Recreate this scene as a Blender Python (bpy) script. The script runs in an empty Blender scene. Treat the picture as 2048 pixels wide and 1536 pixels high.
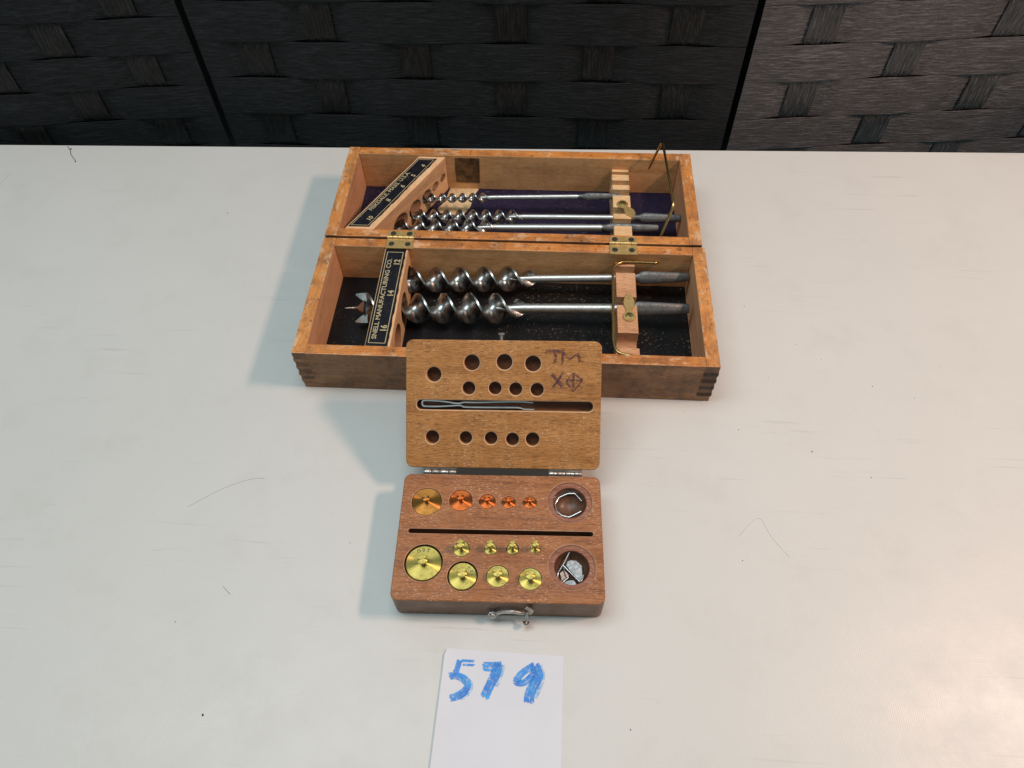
import bpy, bmesh, math, random
from mathutils import Vector, Matrix, geometry
random.seed(7)
S = 0.001                                   # everything below is written in millimetres

scn = bpy.context.scene
COL = scn.collection

# ------------------------------------------------------------------ camera
cam_d = bpy.data.cameras.new('camera')
cam = bpy.data.objects.new('camera', cam_d)
COL.objects.link(cam)
scn.camera = cam
cam_d.sensor_fit = 'HORIZONTAL'
cam_d.sensor_width = 36.0
cam_d.lens = 1470.27 / 2048 * 36.0
cam_d.clip_start = 0.02
cam_d.clip_end = 50.0
PITCH, YAW, ROLL = 0.9564, 0.0768, -0.0277
_R = Matrix.Rotation(YAW, 3, 'Z') @ Matrix.Rotation(-PITCH, 3, 'X')
_r, _f, _u = _R @ Vector((1, 0, 0)), _R @ Vector((0, 1, 0)), _R @ Vector((0, 0, 1))
_r2 = math.cos(ROLL) * _r + math.sin(ROLL) * _u
_u2 = -math.sin(ROLL) * _r + math.cos(ROLL) * _u
_m = Matrix((_r2, _u2, -_f)).transposed().to_4x4()
_m.translation = Vector((191.32, -327.78, 480.25)) * S
cam.matrix_world = _m

# ------------------------------------------------------------------ light
world = bpy.data.worlds.new('World')
scn.world = world
world.use_nodes = True
bg = world.node_tree.nodes['Background']
bg.inputs[0].default_value = (0.62, 0.88, 0.93, 1)
bg.inputs[1].default_value = 0.28


def area_light(name, loc, target, sx, sy, power, colour):
    d = bpy.data.lights.new(name, 'AREA')
    d.shape = 'RECTANGLE'
    d.size, d.size_y = sx * S, sy * S
    d.energy = power
    d.color = colour
    o = bpy.data.objects.new(name, d)
    COL.objects.link(o)
    o.location = Vector(loc) * S
    o.rotation_euler = (Vector(target) - Vector(loc)).to_track_quat('-Z', 'Y').to_euler()
    return o


area_light('work_lamp', (1060, -15, 1020), (150, 20, 0), 230, 100, 10.4, (1.0, 0.64, 0.48))
area_light('ceiling_light', (-330, 60, 2150), (-150, 100, 0), 800, 1900, 28.5, (0.90, 0.985, 1.0))

scn.view_settings.view_transform = 'Standard'
scn.view_settings.look = 'None'
scn.view_settings.exposure = 0.0
scn.view_settings.gamma = 1.0
scn.view_settings.use_curve_mapping = False
scn.render.engine = 'CYCLES'


# ------------------------------------------------------------------ node helpers
class NT:
    def __init__(self, name):
        self.m = bpy.data.materials.new(name)
        self.m.use_nodes = True
        self.t = self.m.node_tree
        self.b = self.t.nodes['Principled BSDF']
        self.out = self.t.nodes['Material Output']
        self._c = None

    def n(self, kind, **kw):
        nd = self.t.nodes.new(kind)
        for k, v in kw.items():
            setattr(nd, k, v)
        return nd

    def link(self, a, b):
        self.t.links.new(a, b)

    def coord(self, scale=(1, 1, 1), rot=(0, 0, 0), loc=(0, 0, 0)):
        """object coordinates in millimetres times scale"""
        if self._c is None:
            self._c = self.n('ShaderNodeTexCoord')
        mp = self.n('ShaderNodeMapping')
        mp.inputs['Location'].default_value = loc
        mp.inputs['Rotation'].default_value = rot
        mp.inputs['Scale'].default_value = tuple(1000 * s for s in scale)
        self.link(self._c.outputs['Object'], mp.inputs['Vector'])
        return mp.outputs[0]

    def noise(self, vec, scale=1.0, detail=4, rough=0.55, dist=0.0):
        nd = self.n('ShaderNodeTexNoise')
        nd.inputs['Scale'].default_value = scale
        nd.inputs['Detail'].default_value = detail
        nd.inputs['Roughness'].default_value = rough
        nd.inputs['Distortion'].default_value = dist
        self.link(vec, nd.inputs['Vector'])
        return nd.outputs['Fac']

    def wave(self, vec, scale=1.0, dist=0.0, axis='X', detail=2):
        nd = self.n('ShaderNodeTexWave')
        nd.bands_direction = axis
        nd.inputs['Scale'].default_value = scale
        nd.inputs['Distortion'].default_value = dist
        nd.inputs['Detail'].default_value = detail
        self.link(vec, nd.inputs['Vector'])
        return nd.outputs['Fac']

    def ramp(self, fac, stops):
        nd = self.n('ShaderNodeValToRGB')
        e = nd.color_ramp.elements
        while len(e) > 1:
            e.remove(e[-1])
        for i, (p, c) in enumerate(stops):
            if not isinstance(c, (tuple, list)):
                c = (c, c, c)
            el = e[0] if i == 0 else e.new(p)
            el.position = p
            el.color = (*c, 1)
        self.link(fac, nd.inputs[0])
        return nd.outputs[0]

    def mix(self, fac, a, b, blend='MIX'):
        nd = self.n('ShaderNodeMix', data_type='RGBA', blend_type=blend)
        for sock, v in ((nd.inputs[0], fac), (nd.inputs[6], a), (nd.inputs[7], b)):
            if hasattr(v, 'is_output'):
                self.link(v, sock)
            elif isinstance(v, (tuple, list)):
                sock.default_value = (*v, 1)
            else:
                sock.default_value = v
        return nd.outputs[2]

    def math(self, op, a, b=0.0):
        nd = self.n('ShaderNodeMath', operation=op)
        for sock, v in ((nd.inputs[0], a), (nd.inputs[1], b)):
            if hasattr(v, 'is_output'):
                self.link(v, sock)
            else:
                sock.default_value = v
        return nd.outputs[0]

    def bump(self, height, dist_mm, strength=1.0, chain=None):
        nd = self.n('ShaderNodeBump')
        nd.inputs['Strength'].default_value = strength
        nd.inputs['Distance'].default_value = dist_mm * S
        self.link(height, nd.inputs['Height'])
        if chain is not None:
            self.link(chain, nd.inputs['Normal'])
        return nd.outputs[0]

    def set(self, **kw):
        names = dict(color='Base Color', rough='Roughness', metal='Metallic', normal='Normal', alpha='Alpha',
                     spec='Specular IOR Level', coat='Coat Weight', coat_rough='Coat Roughness',
                     aniso='Anisotropic', arot='Anisotropic Rotation', tangent='Tangent', sheen='Sheen Weight')
        for k, v in kw.items():
            s = self.b.inputs[names[k]]
            if hasattr(v, 'is_output'):
                self.link(v, s)
            elif isinstance(v, (tuple, list)):
                s.default_value = (*v, 1)
            else:
                s.default_value = v
        return self.m


def stretch(axis, along, across):
    s = [across] * 3
    s['xyz'.index(axis)] = along
    return tuple(s)


def wood(name, dark, mid, light, axis='x', pores=0.35, rough=0.5, wear=0.0, wear_col=(0.75, 0.6, 0.48),
         dirt=0.0, dirt_col=(0.05, 0.03, 0.02), coat=0.0, figure=0.035, spot=0.0):
    t = NT(name)
    fig = t.noise(t.coord(stretch(axis, figure * 0.22, figure * 2.2)), 1.0, 4, 0.6, 0.8)
    col = t.ramp(fig, [(0.28, dark), (0.5, mid), (0.74, light)])
    fine = t.noise(t.coord(stretch(axis, 0.05, 0.75)), 1.0, 4, 0.65)
    col = t.mix(t.ramp(fine, [(0.42, 0.0), (0.68, 1.0)]), col, t.mix(0.55, col, light))
    por = t.noise(t.coord(stretch(axis, 0.16, 2.1)), 1.0, 2, 0.5)
    pmask = t.ramp(por, [(0.53, 0.0), (0.62, pores)])
    col = t.mix(pmask, col, tuple(c * 0.36 for c in dark))
    if dirt:
        dn = t.noise(t.coord((0.045, 0.045, 0.045)), 1.0, 6, 0.72)
        col = t.mix(t.ramp(dn, [(0.46, 0.0), (0.64, dirt)]), col, dirt_col)
    if spot:
        sn = t.noise(t.coord((0.21, 0.21, 0.21), loc=(31, 7, 3)), 1.0, 4, 0.6)
        col = t.mix(t.ramp(sn, [(0.61, 0.0), (0.67, spot)]), col, (0.05, 0.022, 0.012))
    if wear:
        wn = t.noise(t.coord(stretch(axis, 0.35, 1.5)), 1.0, 3, 0.7)
        wl = t.noise(t.coord((0.05, 0.05, 0.05), loc=(11, 3, 5)), 1.0, 3, 0.6)
        m = t.math('MULTIPLY', t.ramp(wn, [(0.57, 0.0), (0.64, 1.0)]), t.ramp(wl, [(0.40, 0.15), (0.60, 1.0)]))
        col = t.mix(t.math('MULTIPLY', m, wear), col, wear_col)
    if coat:
        sn = t.noise(t.coord(stretch(axis, 0.07, 0.14), loc=(3, 17, 8)), 1.0, 6, 0.72)
        col = t.mix(t.ramp(sn, [(0.54, 0.0), (0.63, 0.5)]), col, wear_col)
    nb = t.bump(fine, 0.12, 0.6)
    nb = t.bump(por, 0.10, 0.5, nb)
    rv = t.ramp(t.noise(t.coord((0.08, 0.08, 0.08)), 1.0, 4), [(0.3, max(rough - 0.12, 0.08)), (0.7, min(rough + 0.12, 1))])
    return t.set(color=col, rough=rv, normal=nb, coat=coat, coat_rough=0.22, spec=0.3)


def plain(name, col, rough=0.5, metal=0.0, vary=0.25, scale=0.15, bump=0.0, bscale=1.0, col2=None):
    t = NT(name)
    nz = t.noise(t.coord((scale,) * 3), 1.0, 5, 0.62)
    c2 = col2 or tuple(c * (1 - vary) for c in col)
    c = t.ramp(nz, [(0.35, c2), (0.65, col)])
    kw = dict(color=c, metal=metal, rough=t.ramp(nz, [(0.3, min(rough + 0.1, 1)), (0.7, max(rough - 0.08, 0.04))]))
    if bump:
        kw['normal'] = t.bump(t.noise(t.coord((bscale,) * 3), 1.0, 4), bump, 0.8)
    return t.set(**kw)


def turned_metal(name, col, col2, rough=0.22, aniso=0.75, tarnish=0.3):
    """lathe-turned metal: fine circular tool marks about the local Z axis"""
    t = NT(name)
    tg = t.n('ShaderNodeTangent', direction_type='RADIAL', axis='Z')
    nz = t.noise(t.coord((0.35,) * 3), 1.0, 5, 0.65)
    c = t.mix(t.ramp(nz, [(0.5, 0.0), (0.75, tarnish)]), col, col2)
    sx = t.n('ShaderNodeSeparateXYZ')
    t.link(t.coord(), sx.inputs[0])
    rr = t.math('SQRT', t.math('ADD', t.math('MULTIPLY', sx.outputs[0], sx.outputs[0]),
                               t.math('MULTIPLY', sx.outputs[1], sx.outputs[1])))
    cb = t.n('ShaderNodeCombineXYZ')
    t.link(rr, cb.inputs[0])
    rn = t.noise(cb.outputs[0], 2.2, 3, 0.7)
    c = t.mix(t.ramp(rn, [(0.55, 0.0), (0.7, 0.35)]), c, col2)
    return t.set(color=c, metal=1.0, rough=t.ramp(nz, [(0.3, rough), (0.75, rough + 0.06)]), aniso=aniso, arot=0.25,
                 tangent=tg.outputs[0])


# ------------------------------------------------------------------ mesh helpers
def mesh_obj(name, verts, faces, mats, parent=None, smooth=False, idx=None, sharp=None, loc=None):
    me = bpy.data.meshes.new(name)
    me.from_pydata([tuple(c * S for c in v) for v in verts], [], faces)
    if not isinstance(mats, (list, tuple)):
        mats = [mats]
    for m in mats:
        me.materials.append(m)
    if idx:
        me.polygons.foreach_set('material_index', idx)
    bm = bmesh.new()
    bm.from_mesh(me)
    bmesh.ops.recalc_face_normals(bm, faces=bm.faces)
    if smooth:
        lim = math.radians(sharp if sharp else 180)
        for f in bm.faces:
            f.smooth = True
        if sharp:
            for e in bm.edges:
                if len(e.link_faces) == 2 and e.calc_face_angle(0) > lim:
                    e.smooth = False
    bm.to_mesh(me)
    bm.free()
    o = bpy.data.objects.new(name, me)
    COL.objects.link(o)
    if parent is not None:
        o.parent = parent
    if loc is not None:
        o.location = Vector(loc) * S
    return o


def thing(name, label, cat, loc=(0, 0, 0), rot=(0, 0, 0), group=None):
    o = bpy.data.objects.new(name, None)
    o.empty_display_size = 0.01
    COL.objects.link(o)
    o.location = Vector(loc) * S
    o.rotation_euler = rot
    return tag(o, label, cat, group)


def tag(o, label, cat, group=None):
    o['label'] = label
    o['category'] = cat
    if group:
        o['group'] = group
    return o


DIRS = {'+x': (1, 0, 0), '-x': (-1, 0, 0), '+y': (0, 1, 0), '-y': (0, -1, 0), '+z': (0, 0, 1), '-z': (0, 0, -1)}


def box(name, parent, xr, yr, zr, mat, bevel=0.4, sides=None, seg=2, jitter=0.0):
    """bevelled box; sides = {'+z': material, ...} for faces that look different"""
    bm = bmesh.new()
    vs = [bm.verts.new((x * S, y * S, z * S)) for x in xr for y in yr for z in zr]
    for f in ((0, 1, 3, 2), (4, 6, 7, 5), (0, 4, 5, 1), (2, 3, 7, 6), (0, 2, 6, 4), (1, 5, 7, 3)):
        bm.faces.new([vs[i] for i in f])
    bmesh.ops.recalc_face_normals(bm, faces=bm.faces)
    if bevel:
        bmesh.ops.bevel(bm, geom=bm.edges[:], offset=bevel * S, segments=seg, affect='EDGES', profile=0.6)
    mats = [mat]
    if sides:
        for d, m in sides.items():
            if m not in mats:
                mats.append(m)
        for f in bm.faces:
            for d, m in sides.items():
                if f.normal.dot(Vector(DIRS[d])) > 0.72:
                    f.material_index = mats.index(m)
    me = bpy.data.meshes.new(name)
    bm.to_mesh(me)
    bm.free()
    for m in mats:
        me.materials.append(m)
    o = bpy.data.objects.new(name, me)
    COL.objects.link(o)
    if parent is not None:
        o.parent = parent
    return o


def circle(cx, cy, r, n=40):
    return lambda off: [(cx + (r + off) * math.cos(2 * math.pi * i / n), cy + (r + off) * math.sin(2 * math.pi * i / n)) for i in range(n)]


def rrect(x0, y0, x1, y1, r, n=7):
    def f(off):
        pts = []
        rr = max(r + off, 0.01)
        for cx, cy, a0 in ((x1 - r, y1 - r, 0), (x0 + r, y1 - r, 90), (x0 + r, y0 + r, 180), (x1 - r, y0 + r, 270)):
            for i in range(n):
                a = math.radians(a0 + 90 * i / (n - 1))
                pts.append((cx + rr * math.cos(a), cy + rr * math.sin(a)))
        return pts
    return f


def poly(pts):
    """polygon loop whose offset is a crude mitre"""
    def f(off):
        if not off:
            return list(pts)
        n = len(pts)
        out = []
        area = sum(pts[i][0] * pts[(i + 1) % n][1] - pts[(i + 1) % n][0] * pts[i][1] for i in range(n))
        sg = 1 if area > 0 else -1
        for i in range(n):
            p, c, q = Vector(pts[i - 1]), Vector(pts[i]), Vector(pts[(i + 1) % n])
            d1, d2 = (c - p).normalized(), (q - c).normalized()
            n1, n2 = Vector((d1.y, -d1.x)) * sg, Vector((d2.y, -d2.x)) * sg
            b = n1 + n2
            k = max(b.length_squared, 0.4)
            out.append(tuple(c + b * (2 * off / k)))
        return out
    return f


def slab(name, parent, outer, holes, w0, w1, mat, bevel=0.4, through=False, fmap=None, floor_mat=None, wall_mat=None, sharp=40, side_mat=None, edge_mat=None, edge=0.8):
    """prism from w0 to w1 with holes entering from w1; holes = [(loop, depth)] ; every loop is a function of its offset"""
    V, F, I = [], [], []
    mats = [mat]

    def mi(m):
        if m is None:
            return 0
        if m not in mats:
            mats.append(m)
        return mats.index(m)

    def add(pts, w):
        s = len(V)
        V.extend((p[0], p[1], w) for p in pts)
        return s

    def strip(a, b, n, k):
        for i in range(n):
            j = (i + 1) % n
            F.append((a + i, a + j, b + j, b + i))
            I.append(k)

    def cap(loops, starts, k):
        tri = geometry.tessellate_polygon([[Vector((p[0], p[1], 0)) for p in lp] for lp in loops])
        flat = []
        for lp, s in zip(loops, starts):
            flat.extend(range(s, s + len(lp)))
        for t in tri:
            F.append(tuple(flat[i] for i in t))
            I.append(k)

    oT = outer(-bevel)
    loops, starts = [oT], [add(oT, w1)]
    n = len(oT)
    oM = outer(0)
    ks = mi(side_mat)
    a = add(oM, w1 - bevel)
    strip(starts[0], a, n, 0)
    if through:
        b = add(oM, w0 + bevel)
        strip(a, b, n, ks)
        c0 = add(outer(-bevel), w0)
        strip(b, c0, n, 0)
        bl, bs = [outer(-bevel)], [c0]
    else:
        b = add(oM, w0 + bevel)
        strip(a, b, n, ks)
        c0 = add(outer(-bevel), w0)
        strip(b, c0, n, ks)
        cap([outer(-bevel)], [c0], ks)
    for lp, depth in holes:
        hb = bevel * edge
        t = lp(hb)
        s = add(t, w1)
        loops.append(t)
        starts.append(s)
        k = len(t)
        m1 = add(lp(0), w1 - hb)
        strip(s, m1, k, mi(edge_mat))
        if through:
            m2 = add(lp(0), w0 + hb)
            strip(m1, m2, k, mi(wall_mat))
            e = add(lp(hb), w0)
            strip(m2, e, k, 0)
            bl.append(lp(hb))
            bs.append(e)
        else:
            m2 = add(lp(0), w1 - depth)
            strip(m1, m2, k, mi(wall_mat))
            cap([lp(0)], [m2], mi(floor_mat))
    cap(loops, starts, 0)
    if through:
        cap(bl, bs, 0)
    if fmap:
        V = [fmap(*v) for v in V]
    return mesh_obj(name, V, F, mats, parent, True, I, sharp)


def lathe(name, parent, prof, mat, n=48, loc=None, sharp=35, idx_mats=None):
    """prof = [(r, z)] from axis to axis"""
    V, F = [], []
    rings = []
    for r, z in prof:
        if r < 1e-6:
            rings.append([len(V)])
            V.append((0, 0, z))
        else:
            rings.append(list(range(len(V), len(V) + n)))
            V.extend((r * math.cos(2 * math.pi * i / n), r * math.sin(2 * math.pi * i / n), z) for i in range(n))
    for a, b in zip(rings, rings[1:]):
        for i in range(n):
            j = (i + 1) % n
            if len(a) == 1 and len(b) == 1:
                continue
            if len(a) == 1:
                F.append((a[0], b[i], b[j]))
            elif len(b) == 1:
                F.append((a[i], b[0], a[j]))
            else:
                F.append((a[i], b[i], b[j], a[j]))
    return mesh_obj(name, V, F, mat, parent, True, None, sharp, loc)


def smooth_path(pts, sub=6):
    P = [Vector(p) for p in pts]
    out = []
    for i in range(len(P) - 1):
        p0, p1, p2, p3 = P[max(i - 1, 0)], P[i], P[i + 1], P[min(i + 2, len(P) - 1)]
        for k in range(sub):
            t = k / sub
            out.append(0.5 * ((2 * p1) + (p2 - p0) * t + (2 * p0 - 5 * p1 + 4 * p2 - p3) * t * t + (3 * p1 - p0 - 3 * p2 + p3) * t ** 3))
    out.append(P[-1])
    return out


def round_path(pts, r, sub=5):
    """polyline with rounded corners"""
    P = [Vector(p) for p in pts]
    out = [P[0]]
    for i in range(1, len(P) - 1):
        a, c, b = P[i - 1], P[i], P[i + 1]
        k = min(r, (a - c).length * 0.45, (b - c).length * 0.45)
        p, q = c + (a - c).normalized() * k, c + (b - c).normalized() * k
        for s in range(sub + 1):
            t = s / sub
            out.append((1 - t) ** 2 * p + 2 * t * (1 - t) * c + t * t * q)
    out.append(P[-1])
    return out


def tube(name, parent, pts, r, mat, n=10):
    P = [Vector(p) for p in pts]
    V, F = [], []
    up = None
    rf = r if callable(r) else (lambda t: r)
    for i, p in enumerate(P):
        d = (P[min(i + 1, len(P) - 1)] - P[max(i - 1, 0)]).normalized()
        if up is None:
            up = d.orthogonal().normalized()
        up = (up - d * up.dot(d)).normalized()
        sd = d.cross(up)
        rr = rf(i / (len(P) - 1))
        V.extend(tuple(p + (up * math.cos(2 * math.pi * k / n) + sd * math.sin(2 * math.pi * k / n)) * rr) for k in range(n))
    for i in range(len(P) - 1):
        for k in range(n):
            j = (k + 1) % n
            F.append((i * n + k, i * n + j, (i + 1) * n + j, (i + 1) * n + k))
    F.append(tuple(range(n)))
    F.append(tuple(range((len(P) - 1) * n, len(P) * n)))
    return mesh_obj(name, V, F, mat, parent, True, None, 50)


def ribbons(name, parent, strokes, mat, z, fmap=None, thick=0.0):
    """flat pen strokes: strokes = [(points, width)]"""
    V, F = [], []
    for q, (pts, w) in enumerate(strokes):
        P = [Vector((p[0], p[1], 0)) for p in pts]
        zz = z + 0.012 * (q % 7)
        s = len(V)
        for i, p in enumerate(P):
            d = (P[min(i + 1, len(P) - 1)] - P[max(i - 1, 0)]).normalized()
            nn = Vector((-d.y, d.x, 0))
            ww = w(i / (len(P) - 1)) if callable(w) else w
            for sg in (-0.5, 0.5):
                v = p + nn * ww * sg
                V.append((v.x, v.y, zz))
        for i in range(len(P) - 1):
            F.append((s + 2 * i, s + 2 * i + 1, s + 2 * i + 3, s + 2 * i + 2))
    if fmap:
        V = [fmap(*v) for v in V]
    return mesh_obj(name, V, F, mat, parent)


def text_mesh(s, size, weight=0.0, spacing=1.0):
    """verts (mm, flat, centred on the baseline origin) and faces of a line of type"""
    cu = bpy.data.curves.new('type', 'FONT')
    cu.body = s
    cu.size = size
    cu.offset = weight
    cu.space_character = spacing
    cu.align_x = 'CENTER'
    cu.align_y = 'CENTER'
    cu.resolution_u = 3
    ob = bpy.data.objects.new('type', cu)
    COL.objects.link(ob)
    dg = bpy.context.evaluated_depsgraph_get()
    dg.update()
    me = bpy.data.meshes.new_from_object(ob.evaluated_get(dg))
    V = [tuple(v.co) for v in me.vertices]
    F = [tuple(p.vertices) for p in me.polygons]
    bpy.data.objects.remove(ob)
    bpy.data.meshes.remove(me)
    bpy.data.curves.remove(cu)
    return V, F


def lettering(name, parent, lines, mat, z):
    """lines = [(text, size, x, y, angle, weight, stretch)] in parent's plane at height z"""
    V, F = [], []
    for s, size, x, y, ang, wt, sx in lines:
        v, f = text_mesh(s, size, wt)
        b = len(V)
        ca, sa = math.cos(ang), math.sin(ang)
        for p in v:
            px, py = p[0] * sx, p[1]
            V.append((x + ca * px - sa * py, y + sa * px + ca * py, z))
        F.extend(tuple(i + b for i in q) for q in f)
    return mesh_obj(name, V, F, mat, parent)


# ------------------------------------------------------------------ materials
def make_table_mat():
    t = NT('laminate_table')
    big = t.noise(t.coord((0.004,) * 3), 1.0, 4, 0.6)
    col = t.ramp(big, [(0.3, (0.585, 0.578, 0.556)), (0.7, (0.62, 0.61, 0.588))])
    sm = t.noise(t.coord((0.02, 0.02, 0.02), loc=(3, 9, 0)), 1.0, 5, 0.7)
    col = t.mix(t.ramp(sm, [(0.52, 0.0), (0.72, 0.22)]), col, (0.47, 0.45, 0.41))
    # faint scuffs with a direction of their own
    sc = t.noise(t.coord((0.012, 0.30, 0.1), rot=(0, 0, 0.25)), 1.0, 3, 0.6)
    scm = t.noise(t.coord((0.009,) * 3, loc=(7, 2, 0)), 1.0, 2, 0.5)
    m = t.math('MULTIPLY', t.ramp(sc, [(0.62, 0.0), (0.68, 0.30)]), t.ramp(scm, [(0.50, 0.0), (0.62, 1.0)]))
    col = t.mix(m, col, (0.36, 0.34, 0.32))
    # embossed cloth pattern
    wx = t.wave(t.coord((1, 1, 1)), 0.235, 1.2, 'X', 1)
    wy = t.wave(t.coord((1, 1, 1)), 0.255, 1.2, 'Y', 1)
    cloth = t.math('ADD', wx, wy)
    col = t.mix(t.math('MULTIPLY', cloth, 0.10), col, (0.46, 0.46, 0.44))
    nb = t.bump(cloth, 0.05, 0.32)
    nb = t.bump(t.noise(t.coord((0.11,) * 3), 1.0, 4, 0.7), 0.25, 0.35, nb)
    rg = t.ramp(t.noise(t.coord((0.03,) * 3), 1.0, 5, 0.65), [(0.3, 0.34), (0.7, 0.46)])
    return t.set(color=col, rough=rg, normal=nb, spec=0.42)


M = {}
M['table'] = make_table_mat()
M['table_edge'] = plain('table_edge_band', (0.045, 0.045, 0.045), 0.5)

M['rim_x'] = wood('shellac_rim_x', (0.33, 0.105, 0.024), (0.55, 0.19, 0.042), (0.66, 0.29, 0.082), 'x', 0.3, 0.36, 0.25,
                  (0.72, 0.52, 0.34), 0.75, (0.20, 0.085, 0.035), 0.15, spot=0.6)
M['rim_y'] = wood('shellac_rim_y', (0.36, 0.125, 0.03), (0.58, 0.22, 0.055), (0.68, 0.34, 0.12), 'y', 0.3, 0.36, 0.25,
                  (0.72, 0.52, 0.34), 0.7, (0.22, 0.10, 0.045), 0.15, spot=0.5)
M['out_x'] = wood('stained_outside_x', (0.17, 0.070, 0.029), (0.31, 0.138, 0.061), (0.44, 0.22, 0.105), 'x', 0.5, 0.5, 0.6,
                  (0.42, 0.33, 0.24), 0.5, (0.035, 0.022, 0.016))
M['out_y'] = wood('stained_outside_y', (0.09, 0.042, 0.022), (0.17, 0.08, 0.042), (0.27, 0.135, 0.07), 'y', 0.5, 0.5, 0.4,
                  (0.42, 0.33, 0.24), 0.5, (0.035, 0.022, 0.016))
M['in_x'] = wood('bare_inside_x', (0.54, 0.265, 0.105), (0.74, 0.40, 0.175), (0.80, 0.48, 0.24), 'x', 0.35, 0.6, 0.1,
                 (0.6, 0.45, 0.3), 0.25, (0.14, 0.075, 0.04))
M['in_y'] = wood('bare_inside_y', (0.52, 0.25, 0.125), (0.66, 0.34, 0.18), (0.74, 0.43, 0.25), 'y', 0.22, 0.6, 0.1,
                 (0.6, 0.45, 0.3), 0.12, (0.16, 0.08, 0.04))
M['end_grain'] = wood('end_grain', (0.030, 0.016, 0.010), (0.055, 0.03, 0.018), (0.09, 0.05, 0.03), 'z', 0.5, 0.6)
M['block'] = wood('pale_block', (0.60, 0.315, 0.155), (0.74, 0.43, 0.225), (0.80, 0.52, 0.30), 'y', 0.2, 0.6, 0.15,
                  (0.75, 0.6, 0.42), 0.12, (0.25, 0.13, 0.06))
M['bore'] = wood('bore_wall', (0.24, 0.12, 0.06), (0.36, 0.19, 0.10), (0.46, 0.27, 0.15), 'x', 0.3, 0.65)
M['rest_pale'] = wood('rest_pale', (0.58, 0.33, 0.145), (0.72, 0.45, 0.23), (0.78, 0.54, 0.31), 'x', 0.35, 0.6)
M['rest'] = wood('rest_beech', (0.44, 0.215, 0.105), (0.56, 0.29, 0.15), (0.64, 0.36, 0.20), 'x', 0.5, 0.6)
M['wb_base'] = wood('mahogany_base', (0.205, 0.070, 0.023), (0.325, 0.119, 0.040), (0.41, 0.171, 0.064), 'x', 0.5, 0.5, 0.75,
                    (0.72, 0.50, 0.38), 0.2, (0.12, 0.045, 0.02), figure=0.05)
M['wb_side'] = wood('mahogany_side', (0.15, 0.075, 0.045), (0.21, 0.11, 0.068), (0.28, 0.165, 0.11), 'x', 0.5, 0.45, 0.3,
                    (0.5, 0.38, 0.28), 0.3, (0.10, 0.06, 0.04))
M['wb_lid'] = wood('mahogany_lid', (0.285, 0.115, 0.032), (0.42, 0.182, 0.053), (0.52, 0.248, 0.085), 'x', 0.6, 0.5, 0.7,
                   (0.74, 0.56, 0.38), 0.15, (0.14, 0.065, 0.025), figure=0.06)
M['wb_shaded_bore'] = wood('shaded_mahogany_bore', (0.075, 0.026, 0.012), (0.12, 0.045, 0.02), (0.18, 0.075, 0.035), 'x', 0.4, 0.35)  # same mahogany, with the shade deep in the holes put into its colour
M['lit_edge'] = wood('lit_hole_edge', (0.50, 0.29, 0.16), (0.62, 0.40, 0.25), (0.70, 0.50, 0.34), 'x', 0.2, 0.6)  # light caught on the chamfers of the lid holes, painted as a pale ring
M['chipped_edge'] = wood('chipped_hole_edge', (0.36, 0.16, 0.085), (0.52, 0.28, 0.17), (0.66, 0.45, 0.32), 'x', 0.2, 0.6)
M['cup_ring'] = wood('cup_ring', (0.20, 0.075, 0.045), (0.27, 0.105, 0.062), (0.36, 0.16, 0.10), 'x', 0.5, 0.6, 0.4)
M['cup'] = wood('cup_wood', (0.085, 0.04, 0.026), (0.15, 0.070, 0.042), (0.20, 0.10, 0.06), 'x', 0.3, 0.32)

M['brass'] = turned_metal('turned_brass', (0.54, 0.425, 0.115), (0.24, 0.17, 0.05), 0.36, 1.0, 0.65)
M['copper'] = turned_metal('turned_copper', (0.60, 0.15, 0.04), (0.26, 0.065, 0.022), 0.35, 1.0, 0.65)
M['bronze'] = turned_metal('turned_bronze', (0.48, 0.205, 0.05), (0.20, 0.085, 0.03), 0.35, 1.0, 0.65)
M['old_brass'] = plain('aged_brass', (0.86, 0.56, 0.22), 0.36, 0.7, 0.4, 0.22, 0.05, 0.9)
M['screw_brass'] = plain('screw_brass', (0.42, 0.31, 0.12), 0.45, 1.0, 0.4, 0.5)
M['wire_brass'] = plain('wire_brass', (0.60, 0.40, 0.15), 0.28, 1.0, 0.4, 0.3)
M['dark_screw'] = plain('dark_screw', (0.20, 0.17, 0.12), 0.4, 1.0, 0.5, 0.5)
M['slot'] = plain('slot_shadow', (0.02, 0.017, 0.014), 0.7)
M['nickel'] = plain('nickel_plate', (0.62, 0.59, 0.55), 0.30, 1.0, 0.4, 0.4, 0.06, 1.2)
M['rust_nickel'] = plain('rusty_nickel', (0.48, 0.41, 0.36), 0.42, 1.0, 0.5, 0.5, 0.08, 1.2)
M['alu'] = plain('dull_aluminium', (0.30, 0.305, 0.31), 0.5, 1.0, 0.25, 0.6, 0.03, 1.5)
M['alu_wire'] = plain('aluminium_wire', (0.74, 0.75, 0.76), 0.28, 1.0, 0.2, 0.6)


def steel(name, col, rough, dark, patch=0.35, rust=0.0):
    t = NT(name)
    nz = t.noise(t.coord((0.18,) * 3), 1.0, 5, 0.7)
    c = t.mix(t.ramp(nz, [(0.5, 0.0), (0.72, patch)]), col, dark)
    if rust:
        rn = t.noise(t.coord((0.09,) * 3, loc=(5, 1, 2)), 1.0, 5, 0.7)
        c = t.mix(t.ramp(rn, [(0.60, 0.0), (0.72, rust)]), c, (0.16, 0.075, 0.04))
    fine = t.noise(t.coord((0.25, 2.5, 2.5)), 1.0, 3, 0.6)
    return t.set(color=c, metal=1.0, rough=t.ramp(nz, [(0.35, rough), (0.7, rough + 0.18)]), normal=t.bump(fine, 0.02, 0.5))


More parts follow.
